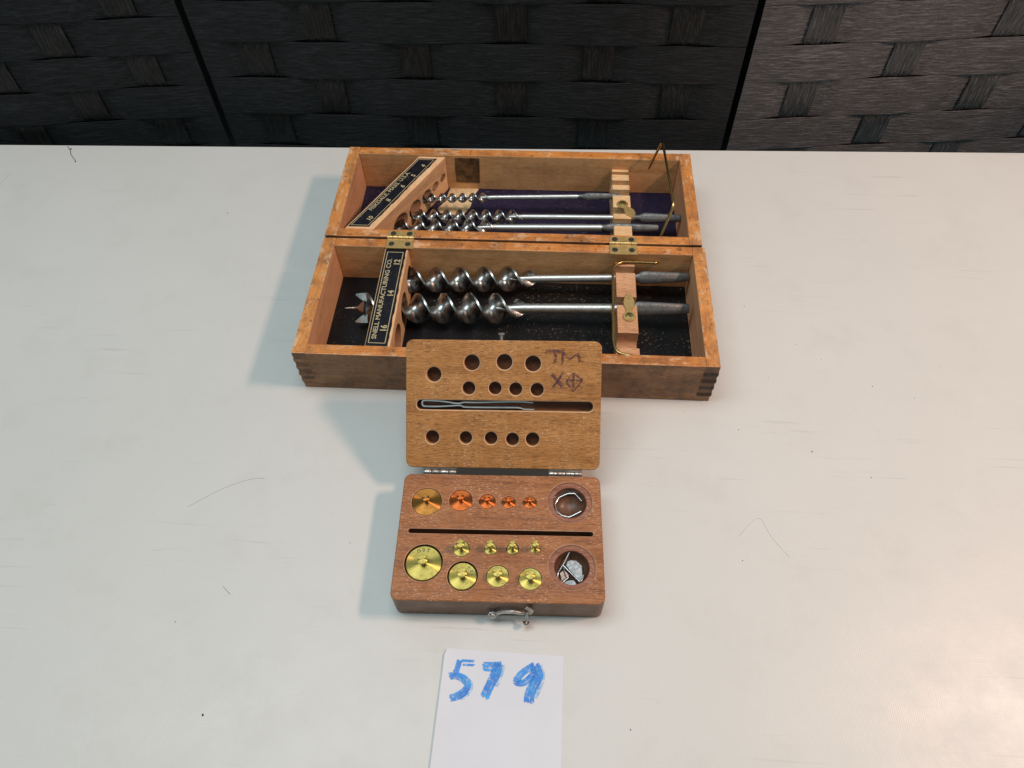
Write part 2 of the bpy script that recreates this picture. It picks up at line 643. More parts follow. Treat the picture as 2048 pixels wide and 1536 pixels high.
M['steel'] = steel('polished_steel', (0.47, 0.462, 0.45), 0.23, (0.20, 0.18, 0.165), 0.6, 0.2)
M['shank'] = steel('shank_steel', (0.60, 0.59, 0.57), 0.36, (0.30, 0.28, 0.26), 0.4, 0.10)
M['tang'] = plain('forged_tang', (0.165, 0.16, 0.155), 0.44, 0.85, 0.45, 0.25, 0.18, 0.55)
M['tweezer'] = steel('tweezer_steel', (0.74, 0.74, 0.73), 0.34, (0.42, 0.42, 0.42), 0.3)


def make_paint(name, col, speck, speck_col, rough=0.32, scale=0.35):
    t = NT(name)
    a = t.noise(t.coord((0.06,) * 3), 1.0, 4, 0.6)
    c = t.ramp(a, [(0.3, tuple(x * 0.7 for x in col)), (0.7, tuple(min(1, x * 1.35) for x in col))])
    s = t.noise(t.coord((scale,) * 3), 1.0, 5, 0.75)
    a2 = t.noise(t.coord((0.025,) * 3, loc=(4, 4, 1)), 1.0, 3, 0.6)
    m = t.math('MULTIPLY', t.ramp(s, [(0.585, 0.0), (0.66, 1.0)]), t.ramp(a2, [(0.40, 0.05), (0.62, 1.0)]))
    c = t.mix(t.math('MULTIPLY', m, speck), c, speck_col)
    return t.set(color=c, rough=rough, normal=t.bump(s, 0.15, 0.4), spec=0.22)


M['lining_navy'] = make_paint('navy_paper', (0.016, 0.0125, 0.034), 0.6, (0.20, 0.145, 0.12), 0.36)
M['lining_black'] = make_paint('black_paper', (0.008, 0.007, 0.008), 0.9, (0.26, 0.20, 0.12), 0.34, 0.45)
M['label'] = make_paint('label_black', (0.005, 0.005, 0.010), 0.6, (0.34, 0.27, 0.19), 0.5, 0.8)
M['gold'] = plain('gold_print', (0.56, 0.46, 0.27), 0.5, 0.15, 0.35, 0.6)
M['torn'] = plain('torn_paper', (0.70, 0.50, 0.28), 0.8, 0, 0.3, 0.2, 0.3, 0.4)
M['glue'] = plain('old_glue', (0.20, 0.095, 0.032), 0.45, 0, 0.75, 0.16, 0.3, 0.4)
M['ink'] = None


def make_ink(name, col, lo, hi, scale=1.6, stretch_=1.0, light=None):
    """broken pen or crayon line: gaps where the paper grain shows"""
    t = NT(name)
    g = t.noise(t.coord((scale, scale * stretch_, scale)), 1.0, 4, 0.7)
    b = t.noise(t.coord((0.12,) * 3), 1.0, 3, 0.6)
    c = t.ramp(b, [(0.3, col), (0.7, light or col)])
    a = t.ramp(g, [(lo, 0.0), (hi, 1.0)])
    return t.set(color=c, rough=0.55, alpha=a)


M['ink'] = make_ink('purple_ink', (0.12, 0.045, 0.055), 0.38, 0.74, 0.45)
M['crayon'] = make_ink('blue_crayon', (0.012, 0.17, 0.72), 0.30, 0.58, 0.6, 1.0, (0.05, 0.40, 0.88))
M['crayon_soft'] = make_ink('blue_crayon_soft', (0.10, 0.42, 0.82), 0.36, 0.86, 0.5, 1.0, (0.16, 0.50, 0.85))


def make_paper():
    t = NT('white_paper')
    a = t.noise(t.coord((0.02,) * 3), 1.0, 4, 0.6)
    c = t.ramp(a, [(0.3, (0.64, 0.645, 0.70)), (0.7, (0.68, 0.685, 0.735))])
    return t.set(color=c, rough=0.75, normal=t.bump(t.noise(t.coord((0.05,) * 3), 1.0, 4, 0.6), 0.5, 0.4))


M['paper'] = make_paper()


def make_fibre(name, axis, col, lift, spec=0.34):
    """strap of twisted paper fibre: sheen runs across the fibres"""
    t = NT(name)
    f = t.noise(t.coord(stretch(axis, 0.05, 0.60)), 1.0, 3, 0.65)
    f2 = t.noise(t.coord(stretch(axis, 0.12, 1.2)), 1.0, 2, 0.6)
    c = t.ramp(f, [(0.34, tuple(x * 0.15 for x in col)), (0.52, col), (0.68, tuple(x * lift for x in col))])
    a = t.noise(t.coord((0.02,) * 3), 1.0, 3, 0.6)
    c = t.mix(t.ramp(a, [(0.4, 0.0), (0.7, 0.35)]), c, tuple(x * 0.5 for x in col))
    nb = t.bump(f, 1.5, 1.0)
    nb = t.bump(f2, 0.5, 0.7, nb)
    cv = t.n('ShaderNodeCombineXYZ')
    cv.inputs['xyz'.index(axis)].default_value = 1.0
    vt = t.n('ShaderNodeVectorTransform', vector_type='VECTOR', convert_from='OBJECT', convert_to='WORLD')
    t.link(cv.outputs[0], vt.inputs[0])
    return t.set(color=c, rough=t.ramp(f2, [(0.35, 0.42), (0.65, 0.75)]), normal=nb, spec=spec, aniso=0.9, arot=0.25, tangent=vt.outputs[0])


M['strap_h'] = make_fibre('woven_strap_across', 'x', (0.0056, 0.0060, 0.0072), 3.6)
M['strap_v'] = make_fibre('woven_strap_up', 'z', (0.0105, 0.0105, 0.0105), 2.8)
M['sheen_h'] = make_fibre('sheen_strap_across', 'x', (0.036, 0.0345, 0.039), 3.4, 0.8)  # paler copies of the black straps: lamp sheen put into the colour
M['sheen_v'] = make_fibre('sheen_strap_up', 'z', (0.042, 0.040, 0.041), 2.6, 0.7)
M['basket_in'] = plain('basket_inside', (0.006, 0.006, 0.0065), 0.8)
M['scuff'] = plain('grey_scuff', (0.50, 0.49, 0.468), 0.8)
M['dust'] = plain('dust', (0.03, 0.028, 0.025), 0.8)

# ------------------------------------------------------------------ the setting: table
EDGE0, EDGE_K = 304.5, 0.0205


def table_edge(x):
    return EDGE0 + EDGE_K * x


tv = []
outline = [(-900, -620), (1150, -620), (1150, table_edge(1150)), (-900, table_edge(-900))]
tbl = slab('table', None, poly(outline), [], -30, 0, M['table'], 1.2, side_mat=M['table_edge'])
tbl['kind'] = 'structure'


# ------------------------------------------------------------------ woven baskets behind the table
def smoothstep(t):
    t = max(0.0, min(1.0, t))
    return t * t * (3 - 2 * t)


def basket(label, origin, yaw, s0, s1, rows, cols, parity, mats=('strap_h', 'strap_v'), depth=280):
    root = thing('woven_basket', label, 'basket', origin, (0, 0, yaw), 'black woven baskets behind the table')
    z0, z1 = rows[0], rows[-1]
    # the box itself, behind the weave
    box('inner_box', root, (s0 + 3, s1 - 3), (5, depth), (z0 + 2, z1 - 2), M['basket_in'], 2.0)
    half = 14.6

    def over(i, j):
        return (i + j) % 2 == parity

    nr = len(rows) - 1
    for i in range(nr):
        za, zb = rows[i], rows[i + 1]
        V, F = [], []
        steps = int((s1 - s0) / 4)
        nw = 5
        ph = random.random() * 9
        for k in range(steps + 1):
            s = s0 + (s1 - s0) * k / steps
            d = -1.5
            pin = 0.0
            for j, c in enumerate(cols):
                a = abs(s - c)
                if over(i, j):
                    w = smoothstep((40 - a) / 26)
                    d += w * 2.1
                    pin = max(pin, w)
                else:
                    w = smoothstep((40 - a) / 30)
                    d -= w * 0.7
            wob = 0.25 * math.sin(s * 0.045 + ph) + 0.2 * math.sin(s * 0.13 + ph * 2)
            lo, hi = za + 0.3 + wob + pin * 0.5, zb - 0.1 + wob - pin * 0.2
            for q in range(nw):
                t = q / (nw - 1)
                bulge = -0.3 * (1 - (2 * t - 1) ** 4)
                V.append((s, d + bulge, lo + (hi - lo) * t))
        n = nw
        b = len(V)
        V += [(x, y + 0.9, z) for x, y, z in V]
        for k in range(steps):
            for q in range(n - 1):
                p = k * n + q
                F.append((p, p + n, p + n + 1, p + 1))
                F.append((b + p, b + p + 1, b + p + n + 1, b + p + n))
            F.append((k * n, b + k * n, b + k * n + n, k * n + n))
            p = k * n + n - 1
            F.append((p, p + n, b + p + n, b + p))
        for p0 in (0, steps * n):
            for q in range(n - 1):
                F.append((p0 + q, p0 + q + 1, b + p0 + q + 1, b + p0 + q))
        mesh_obj('strap', V, F, M[mats[0]], root, True, None, 50)
    for j, c in enumerate(cols):
        V, F = [], []
        steps = nr * 10
        tilt = random.uniform(-1.2, 1.2)
        for k in range(steps + 1):
            i = min(k // 10, nr - 1)
            t = (k - i * 10) / 10
            z = rows[i] + (rows[i + 1] - rows[i]) * t
            sgn = -1 if over(i, j) else 1
            # flat in the middle of a row, crossing zero at the row edges
            d = sgn * 1.9 * min(1, 6.0 * min(t, 1 - t)) + 0.5
            x = c + tilt * math.sin(i * 2.1)
            V += [(x - half, d, z), (x, d - 0.25, z), (x + half, d, z)]
        b = len(V)
        V += [(x, y + 0.8, z) for x, y, z in V]
        for k in range(steps):
            for q in range(2):
                p = k * 3 + q
                F.append((p, p + 1, p + 4, p + 3))
                F.append((b + p, b + p + 3, b + p + 4, b + p + 1))
            for q in (0, 2):
                p = k * 3 + q
                F.append((p, p + 3, b + p + 3, b + p))
        for p0 in (0, steps * 3):
            for q in range(2):
                F.append((p0 + q, b + p0 + q, b + p0 + q + 1, p0 + q + 1))
        mesh_obj('upright_strap', V, F, M[mats[1]], root, True, None, 50)
    return root


basket('black woven basket standing behind the table beyond the number blocks', (-150, 343, 0), 0.12, -420, -16,
       [-63, -26, 10, 46, 81, 117, 153, 190], [-361, -290, -217, -143.5, -70], 1)
basket('wide black woven basket standing directly behind the tool case', (180, 345, 0), 0.004, -340, 191,
       [-66, -28, 11.5, 53, 91.5, 131, 170, 209], [-285, -217, -127, -32.5, 53, 132.5], 1)
basket('faded charcoal woven basket behind the table, beyond the raised wire', (375, 347, 0), 0.10, 3, 410,  # not faded: black straps, with lamp sheen put into their colour
       [-64, -26, 11.5, 53, 91, 130, 168, 207], [64.5, 155, 246, 335], 0, ('sheen_h', 'sheen_v'))

# ------------------------------------------------------------------ auger bit case
CL, CD, CH, GAP = 320.0, 123.9, 44.7, 1.9
LY0, LY1, LX1, LH = CD + GAP, 245.0, 318.2, 45.3
case = thing('auger_bit_case', 'open wooden tool case lying flat with auger bits and brass hinges', 'tool case')
SIDE, WALL, FLOOR = 10.4, 9.3, 6.0


def tray(x0, x1, y0, y1, h, lining, fingers_front):
    g = 0.12
    box('bottom_board', case, (x0 + 0.3, x1 - 0.3), (y0 + 0.3, y1 - 0.3), (0, FLOOR), M['out_x'], 0.3, {'+z': M['in_x']})
    box('lining', case, (x0 + SIDE + 0.2, x1 - SIDE - 0.2), (y0 + WALL + 0.2, y1 - WALL + 0.8), (FLOOR - 0.2, FLOOR + 0.35), lining, 0.0)
    for yy, d in (((y0, y0 + WALL), '-y'), ((y1 - WALL, y1), '+y')):
        box('long_wall', case, (x0 + SIDE + g, x1 - SIDE - g), yy, (FLOOR + 0.02, h), M['in_x'], 0.7,
            {d: M['out_x'], '+z': M['rim_x']})
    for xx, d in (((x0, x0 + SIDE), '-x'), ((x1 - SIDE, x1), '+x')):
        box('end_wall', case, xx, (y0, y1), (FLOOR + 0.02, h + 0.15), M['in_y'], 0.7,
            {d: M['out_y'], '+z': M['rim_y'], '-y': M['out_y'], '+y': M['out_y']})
    # finger joint: the ends of the long wall show between the fingers of the end walls
    k = 0
    for xs in ((x0 - 0.35, x0 + SIDE + 1.6), (x1 - SIDE - 0.6, x1 + 0.25)):
        z = h - 7.0
        while z > 4:
            pr = 0.16 + 0.12 * (k % 3)
            box('finger', case, xs, (y0 - pr, y0 + 3.0), (z - 4.3, z - 0.6), M['out_x'] if xs[0] < x0 else M['end_grain'], 0.25)
            z -= 8.6
            k += 1


tray(0, CL, 0, CD, CH, M['lining_black'], True)
tray(0.2, LX1, LY0, LY1, LH, M['lining_navy'], False)

# the tip block of the base: bored along x, label on top
BY0, BY1, BX0, BX1, BTOP = 9.8, 113.8, 54.0, 73.4, 43.4
holes = [(circle(101.0, 20.4, 11.7), 0), (circle(68.2, 21.0, 13.1), 0), (circle(33.5, 21.5, 13.6), 0)]
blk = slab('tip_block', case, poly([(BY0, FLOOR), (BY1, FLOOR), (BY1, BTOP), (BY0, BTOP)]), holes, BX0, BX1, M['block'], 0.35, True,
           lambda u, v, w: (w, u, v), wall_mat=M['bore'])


def sheet(name, parent, pts, z0, z1, mat):
    """thin flat piece with an outline of its own"""
    return slab(name, parent, poly(pts), [], z0, z1, mat, min(0.06, (z1 - z0) * 0.3))


def ragged(a, b, n, amp):
    out = []
    for i in range(n):
        t = i / n
        out.append((a[0] + (b[0] - a[0]) * t + random.uniform(-amp, amp), a[1] + (b[1] - a[1]) * t + random.uniform(-amp, amp) * 0.3))
    return out


lab_pts = [(BX0 + 0.5, BY0 + 0.4), *ragged((BX1 - 1.9, BY0 + 0.4), (BX1 - 1.5, BY1 - 1.2), 34, 0.4), (BX1 - 1.5, BY1 - 0.6), (BX0 + 0.7, BY1 - 0.6)]
sheet('number_label', blk, lab_pts, BTOP - 0.05, BTOP + 0.18, M['label'])
zt = BTOP + 0.24


def frame(parent, P, w, z):
    """printed border line round a four-cornered label"""
    st = []
    for i in range(4):
        st.append(([P[i], P[(i + 1) % 4]], w))
    return ribbons('border_line', parent, st, M['gold'], z)


frame(blk, [(BX0 + 2.4, BY0 + 3.4), (BX1 - 4.2, BY0 + 3.2), (BX1 - 3.6, BY1 - 4.2), (BX0 + 2.6, BY1 - 4.2)], 0.6, zt)
H90 = math.pi / 2
lettering('lettering', blk, [('SNELL MANUFACTURING CO.', 5.1, BX0 + 6.0, 59.5, H90, 0.10, 1.24),
                             ('12', 6.9, BX0 + 12.4, 98, H90, 0.2, 1.0), ('14', 6.9, BX0 + 12.2, 63.5, H90, 0.2, 1.0),
                             ('16', 6.9, BX0 + 12.2, 27.5, H90, 0.2, 1.0)], M['gold'], zt)

# the slanted tip block of the lid
KX, KY0, KY1, KTOP, KW = 0.525, 136.2, 235.2, 43.2, 25.0


def kmap(u, v, w):
    return (14.5 + KX * (u - KY0) + w, u, v)


kh = [(circle(168.5, 21.5, 9.6, 32), 0), (circle(188.5, 21.5, 8.2, 32), 0), (circle(205.0, 21.8, 6.6, 32), 0),
      (circle(218.0, 23.0, 4.6, 28), 0), (circle(229.3, 24.0, 3.9, 28), 0)]
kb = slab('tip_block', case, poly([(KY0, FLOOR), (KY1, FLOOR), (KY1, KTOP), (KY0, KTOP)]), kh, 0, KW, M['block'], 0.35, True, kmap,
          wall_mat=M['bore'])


def kpt(f, y):
    return kmap(y, 0, f)[:2]


lp = [kpt(1.2, KY0 + 3.4), *[kpt(19.6 + random.uniform(-0.7, 0.5), KY0 + 3.4 + i * 2.6) for i in range(35)], kpt(19.0, KY1 - 2.6), kpt(1.6, KY1 - 2.6)]
sheet('number_label', kb, lp, KTOP - 0.05, KTOP + 0.18, M['label'])
zk = KTOP + 0.24
frame(kb, [kpt(2.8, KY0 + 5.2), kpt(17.6, KY0 + 5.2), kpt(17.2, KY1 - 4.4), kpt(3.0, KY1 - 4.4)], 0.55, zk)
AK = math.atan2(1, KX)
lettering('lettering', kb, [('FISKDALE, MASS. U.S.A.', 4.9, *kpt(6.2, 186.5), AK, 0.09, 1.2),
                            *[(s, 5.8, *kpt(13.2, y), AK, 0.18, 1.0) for s, y in
                              (('10', 150), ('8', 174), ('6', 193), ('5', 208), ('4', 222))]], M['gold'], zk)


# notched rests
def notch(yc, r, zc, top, n=9):
    """points of a U notch, walked with falling y"""
    pts = [(yc + r, top)]
    for i in range(n):
        a = math.pi * i / (n - 1)
        pts.append((yc + r * math.cos(a), zc - r * math.sin(a)))
    pts.append((yc - r, top))
    return pts


def rest(y1, y0, notches, top, x0, x1, mat):
    pts = [(y1, top)]
    for yc, r, zc in notches:
        pts += notch(yc, r, zc, top)
    pts += [(y0, top), (y0, FLOOR + 0.2), (y1, FLOOR + 0.2)]
    return slab('bit_rest', case, poly(pts), [], x0, x1, mat, 0.25, True, lambda u, v, w: (w, u, v))


rb = rest(113.9, 9.6, [(105.2, 3.7, 26.2), (70.4, 4.4, 26.4), (30.0, 7.5, 26.5)], 35.2, 246.8, 262.8, M['rest'])
rl = rest(237.6, 135.4, [(230.3, 2.0, 28.0), (217.2, 3.2, 27.5), (203.6, 4.0, 27.6), (179.6, 4.2, 25.0), (164.4, 4.6, 28.0)], 33.0, 247.0,
          262.6, M['rest_pale'])


def turn_button(parent, pivot, tip, z):
    p, t = Vector(pivot), Vector(tip)
    d = (t - p)
    L_ = d.length
    d.normalize()
    n = Vector((-d.y, d.x))
    pts = []
    prof = [(0.27, 2.3), (0.40, 3.8), (0.55, 4.6), (0.7, 4.0), (0.85, 2.4), (0.95, 1.0)]
    r = 5.0
    ring = [p + r * (math.cos(a) * d + math.sin(a) * n) for a in [math.radians(x) for x in range(35, 326, 15)]]
    left = [p + d * L_ * a + n * w for a, w in prof]
    right = [p + d * L_ * a - n * w for a, w in prof]
    pts = list(reversed(left)) + ring + right + [p + d * L_]
    o = slab('turn_button', parent, poly([tuple(v) for v in pts]), [], z, z + 1.3, M['old_brass'], 0.35)
    s = lathe('screw', parent, [(0, 1.35), (2.6, 1.25), (3.2, 1.0), (3.3, 0.8), (3.3, 0), (0, 0)], M['screw_brass'], 24, (p.x, p.y, z + 0.7))
    a = math.atan2(d.y, d.x) + 0.55
    sl = slab('screw_slot', parent, rrect(-2.7, -0.35, 2.7, 0.35, 0.1, 3), [], z + 1.8, z + 2.12, M['slot'], 0.05,
              fmap=lambda u, v, w: (p.x + u * math.cos(a) - v * math.sin(a), p.y + u * math.sin(a) + v * math.cos(a), w))
    return o


turn_button(rb, (256.2, 54.0), (256.6, 79.5), 35.2)
turn_button(rl, (255.4, 187.4), (266.0, 170.0), 33.0)


# brass butt hinges across the seam
def hinge(xc, w=23.0):
    x0, x1 = xc - w / 2, xc + w / 2
    y = CD + GAP / 2
    root = slab('hinge', case, rrect(x0, 112.6, x1, y - 1.2, 0.4, 3), [], CH - 0.2, CH + 0.95, M['old_brass'], 0.25)
    slab('leaf', root, rrect(x0, y + 1.2, x1, 132.6, 0.4, 3), [], LH - 0.5, LH + 0.75, M['old_brass'], 0.25)
    n = 5
    for k in range(n):
        a, b = x0 + w * k / n + 0.15, x0 + w * (k + 1) / n - 0.15
        V, F = [], []
        nn = 14
        for xx in (a, b):
            V += [(xx, y + 1.75 * math.cos(2 * math.pi * i / nn), LH + 0.4 + 1.75 * math.sin(2 * math.pi * i / nn)) for i in range(nn)]
        F = [(i, (i + 1) % nn, nn + (i + 1) % nn, nn + i) for i in range(nn)] + [tuple(range(nn)), tuple(range(nn, 2 * nn))]
        mesh_obj('knuckle', V, F, M['old_brass'], root, True, None, 40)
    for sx in (x0 + 4.6, x1 - 4.6):
        for yy, zz in ((117.4, CH + 0.95), (129.4, LH + 0.75)):
            lathe('screw', root, [(0, 0.25), (2.4, 0.18), (2.7, -0.3), (0, -0.3)], M['dark_screw'], 20, (sx, yy, zz))
            a = random.uniform(0, 3)
            slab('screw_slot', root, rrect(-2.2, -0.32, 2.2, 0.32, 0.1, 3), [], zz + 0.1, zz + 0.32, M['slot'], 0.03,
                 fmap=lambda u, v, w_: (sx + u * math.cos(a) - v * math.sin(a), yy + u * math.sin(a) + v * math.cos(a), w_))
    return root


hinge(65.8)
hinge(252.6)

# wire bails: the one of the base lies down on the rest, the one of the lid stands up
tube('wire_bail', case, round_path([(283, 116, 35), (281, 112.6, 36.5), (251, 112.0, 37.6), (244.5, 105, 37.6), (242.6, 26, 38.2), (245, 15, 38.4),
                                    (262, 12.6, 37.6), (282, 11.2, 35), (284, 7.5, 34)], 5), 1.15, M['wire_brass'])
tube('wire_bail', case, round_path([(280.5, 240, 32), (281, 236.5, 34), (289, 235, 66), (293.0, 150.5, 66), (284.2, 137.4, 38), (283.6, 133, 35)], 5), 1.15,
     M['wire_brass'])

# old paper and glue in the lid
sheet('torn_paper', case, [(93.4, 236.3), (106, 236.4), (119, 236.4), (121, 235), (117.8, 228), (116, 218), (114.7, 208.2), (111, 202), (108.6, 197.6),
                           (97, 198.5), (87.0, 200.3), (83.8, 206.1), (88, 213), (90.9, 221.6), (92, 229)], FLOOR + 0.3, FLOOR + 0.6, M['torn'])
slab('glue_patch', case, poly([(100, 14.2), (122.3, 14.0), (122.8, 30), (123.2, 42.3), (110, 42.5), (100.3, 42.4), (99.6, 28)]), [], LY1 - WALL - 0.3,
     LY1 - WALL + 0.05, M['glue'], 0.05, True, lambda u, v, w: (u, w, v))
# small inked initials on the two rims beside the hinge
ribbons('inked_mark', case, [([(229, 128.0), (233, 128.4)], 0.5), ([(231, 128.2), (231, 126.8)], 0.5), ([(234, 126.8), (235, 128.4), (236.2, 127), (237.4, 128.4), (238, 126.8)], 0.45),
                             ([(228.5, 117.6), (231.5, 118)], 0.5), ([(230, 117.9), (229.8, 115.6)], 0.5), ([(232.4, 115.6), (233.4, 117.8), (234.4, 116.2), (235.4, 117.9), (236.2, 115.6)], 0.45)],
        M['ink'], LH + 0.06)


# ------------------------------------------------------------------ auger bits
def auger_bit(label, A, B, R_, half_pitch, tw_end, sh_r, tang_a, tang_w, tip=False, tw_start=0.0, phase=0.0, pocket=None):
    """A = tip end, B = end of the tang (world mm); lengths along the axis"""
    A, B = Vector(A), Vector(B)
    d = (B - A)
    L_ = d.length
    d.normalize()
    side = Vector((0, 0, 1)).cross(d).normalized()
    up = d.cross(side)
    root = thing('auger_bit', label, 'drill bit', tuple(A), (0, 0, 0), 'auger bits in the case')
    rot = Matrix((d, side, up)).transposed()
    root.rotation_euler = rot.to_euler()
    # ribbon cross-section
    e = 0.125 * R_
    half = [(1.0, 1.0), (0.93, 0.98), (0.84, 0.66), (0.66, 0.52), (0.42, 0.56), (0.18, 0.85), (0.0, 0.95)]
    top = [(R_ * r, e * h) for r, h in half] + [(-R_ * r, e * h) for r, h in reversed(half[:-1])]
    prof = top + [(-r, -h) for r, h in top]
    n = len(prof)
    x0 = tw_start
    steps = int((tw_end - x0) / half_pitch * 22)
    V, F = [], []
    for k in range(steps + 1):
        x = x0 + (tw_end - x0) * k / steps
        th = phase + math.pi * (x - x0) / half_pitch
        rem = (tw_end - x) / (half_pitch * 0.95)
        k0 = sh_r / R_ * 0.85
        sc = 1.0 if rem >= 1 else k0 + (1 - k0) * math.sin(rem * math.pi / 2) ** 1.05
        for a, b in prof:
            a, b = a * sc, b * (sc * 0.6 + 0.4)
            V.append((x, a * math.cos(th) - b * math.sin(th), a * math.sin(th) + b * math.cos(th)))
    for k in range(steps):
        for i in range(n):
            j = (i + 1) % n
            F.append((k * n + i, k * n + j, (k + 1) * n + j, (k + 1) * n + i))
    F.append(tuple(range(n)))
    F.append(tuple(range(steps * n, steps * n + n)))
    mesh_obj('twist', V, F, M['steel'], root, True, None, 38)
    if tip:
        # two spurs at the ends of the ribbon, then the lead screw
        for sg in (1, -1):
            hv = []
            for u, rr, hh in ((x0 + 2.0, (1.0, 0.42), 0.15), (x0 - 2.5, (1.0, 0.5), 0.13), (x0 - 6.0, (0.98, 0.70), 0.07), (x0 - 8.5, (0.95, 0.86), 0.03)):
                for a in rr:
                    for q in (-hh, hh):
                        yy, zz = sg * a * R_, sg * q * R_
                        hv.append((u, yy * math.cos(phase) - zz * math.sin(phase), yy * math.sin(phase) + zz * math.cos(phase)))
            hf = [(0, 1, 3, 2), (12, 14, 15, 13)]
            for k in range(3):
                b = 4 * k
                hf += [(b, b + 4, b + 5, b + 1), (b + 2, b + 3, b + 7, b + 6), (b, b + 2, b + 6, b + 4), (b + 1, b + 5, b + 7, b + 3)]
            mesh_obj('spur', hv, hf, M['steel'], root, True, None, 30)
        sr = lathe('screw_root', root, [(0, 0.5), (R_ * 0.55, 0.5), (R_ * 0.42, 3.0), (2.0, 6.5), (0, 6.6)], M['steel'], 20)
        sr.rotation_euler = (0, -math.pi / 2, 0)
        sr.location = Vector((x0, 0, 0)) * S
        pts = [(x0 - 6 - 12 * t / 40, 0, 0) for t in range(41)]
        tube('lead_screw', root, pts, lambda t: (1.9 - 1.6 * t) * (1 + 0.16 * math.sin(t * 62)), M['steel'], 10)
    # shank
    ta = tang_a
    xa = tw_end - half_pitch * 1.15
    pts = [(xa + half_pitch * 1.05 * t / 8, 0, 0) for t in range(9)] + [(tw_end - half_pitch * 0.1 + (ta - tw_end + half_pitch * 0.1) * t / 6, 0, 0) for t in range(1, 7)]
    tube('shank', root, pts, lambda t: sh_r * min(1.0, 0.45 + 0.55 * t * 14 / 8), M['shank'], 20)
    # forged square tang: swells from the shank, then tapers
    w = tang_w
    secs = [(ta - 1, sh_r * 0.98, 0.8), (ta + 3.0, sh_r * 1.02, 0.6), (ta + 7.0, w * 0.53, 0.2), (ta + 9.5, w * 0.55, 0.05), (L_ - 1.2, w * 0.37, 0.05), (L_, w * 0.33, 0.2)]
    V, F = [], []
    m = 16
    for x, hw, rd in secs:
        for i in range(m):
            a = 2 * math.pi * (i + 0.5) / m
            ca, sa = math.cos(a), math.sin(a)
            k = 1 / max(abs(ca), abs(sa))
            k = k * (1 - rd) + rd * 1.0
            yy, zz = hw * ca * k, hw * sa * k * (0.72 if x > ta + 4 else 1.0)
            V.append((x, yy * 0.80 - zz * 0.60, yy * 0.60 + zz * 0.80))
    for s in range(len(secs) - 1):
        for i in range(m):
            j = (i + 1) % m
            F.append((s * m + i, s * m + j, (s + 1) * m + j, (s + 1) * m + i))
    F += [tuple(range(m)), tuple(range((len(secs) - 1) * m, len(secs) * m))]
    mesh_obj('tang', V, F, M['tang'], root, True, None, 35)
    return root


auger_bit('thickest auger bit, held by the upright brass leaf, its tip poking through the block', (25, 67.8, 19.2), (305.5, 70.6, 28.0), 12.4, 21.4, 149.5, 4.05, 231, 10.4,
          True, 16.0, 0.6)
auger_bit('thick auger bit lying beside the hinged wall of the base', (58, 101.2, 18.6), (308.2, 105.6, 28.0), 10.6, 20.4, 124.5, 3.35, 204, 9.6, False, 0.0, 1.2)
auger_bit('thinnest auger bit, lying across the torn paper in the lid', (59.5, 204.6, 19.5), (255.5, 203.4, 29.0), 4.5, 9.6, 77.5, 2.25, 157, 6.0, False, 0.0, 0.4)
auger_bit('middle auger bit in the lid, held by the tilted brass leaf', (47.5, 187.2, 13.2), (307.2, 178.2, 26.8), 6.5, 12.2, 120.5, 2.85, 220, 8.2, False, 0.0, 1.0)
auger_bit('auger bit in the lid lying closest to the hinges', (38.0, 170.2, 14.4), (286.0, 162.0, 29.6), 7.8, 15.4, 106, 3.3, 200, 7.6, False, 0.0, 0.2)

# ------------------------------------------------------------------ weight box
WX, WY, WYAW, WW, WD, WH = 98.66, -177.16, 0.0263, 135.6, 89.45, 26.0
wbox = thing('weight_box', 'small open wooden box holding turned metal scale weights', 'weight box', (WX, WY, 0), (0, 0, WYAW))
HD = 14.0
brass_spots = [(19.1, 24.9, 12.6), (45.0, 16.6, 9.9), (67.5, 16.8, 7.5), (88.4, 15.5, 7.55), (43.0, 34.8, 5.55), (62.1, 35.2, 4.25), (76.5, 35.4, 4.25), (91.2, 36.0, 3.4)]
copper_spots = [(17.1, 68.2, 10.4), (40.3, 69.7, 8.0), (58.4, 69.2, 5.7), (73.0, 68.8, 4.75), (87.4, 68.9, 4.65)]
cups = [(114.4, 69.6), (115.0, 23.9)]
wh = [(circle(x, y, r), HD) for x, y, r in brass_spots + copper_spots]
wh += [(circle(x, y, 15.1, 56), HD) for x, y in cups]
wh += [(rrect(6.7, 45.2, 129.5, 48.5, 1.6, 5), 10.0)]
wbase = slab('base', wbox, rrect(0, 0, WW, WD, 5.0), wh, 0, WH, M['wb_base'], 0.55, floor_mat=M['wb_shaded_bore'], wall_mat=M['wb_shaded_bore'], side_mat=M['wb_side'], edge_mat=M['chipped_edge'], edge=0.7)
for x, y in cups:
    ring = lathe('cup_ring', wbase, [(15.05, WH - 14), (15.05, WH - 1.0), (14.6, WH - 0.9), (11.7, WH - 0.9), (11.3, WH - 1.3), (11.3, WH - 14)], M['cup_ring'], 56, (x, y, 0), 40)
    lathe('cup', wbase, [(11.4, WH - 1.6), (11.2, WH - 4), (10.3, WH - 7.5), (8.2, WH - 10.3), (4.6, WH - 12.2), (0, WH - 12.9)], M['cup'], 48, (x, y, 0), 60)

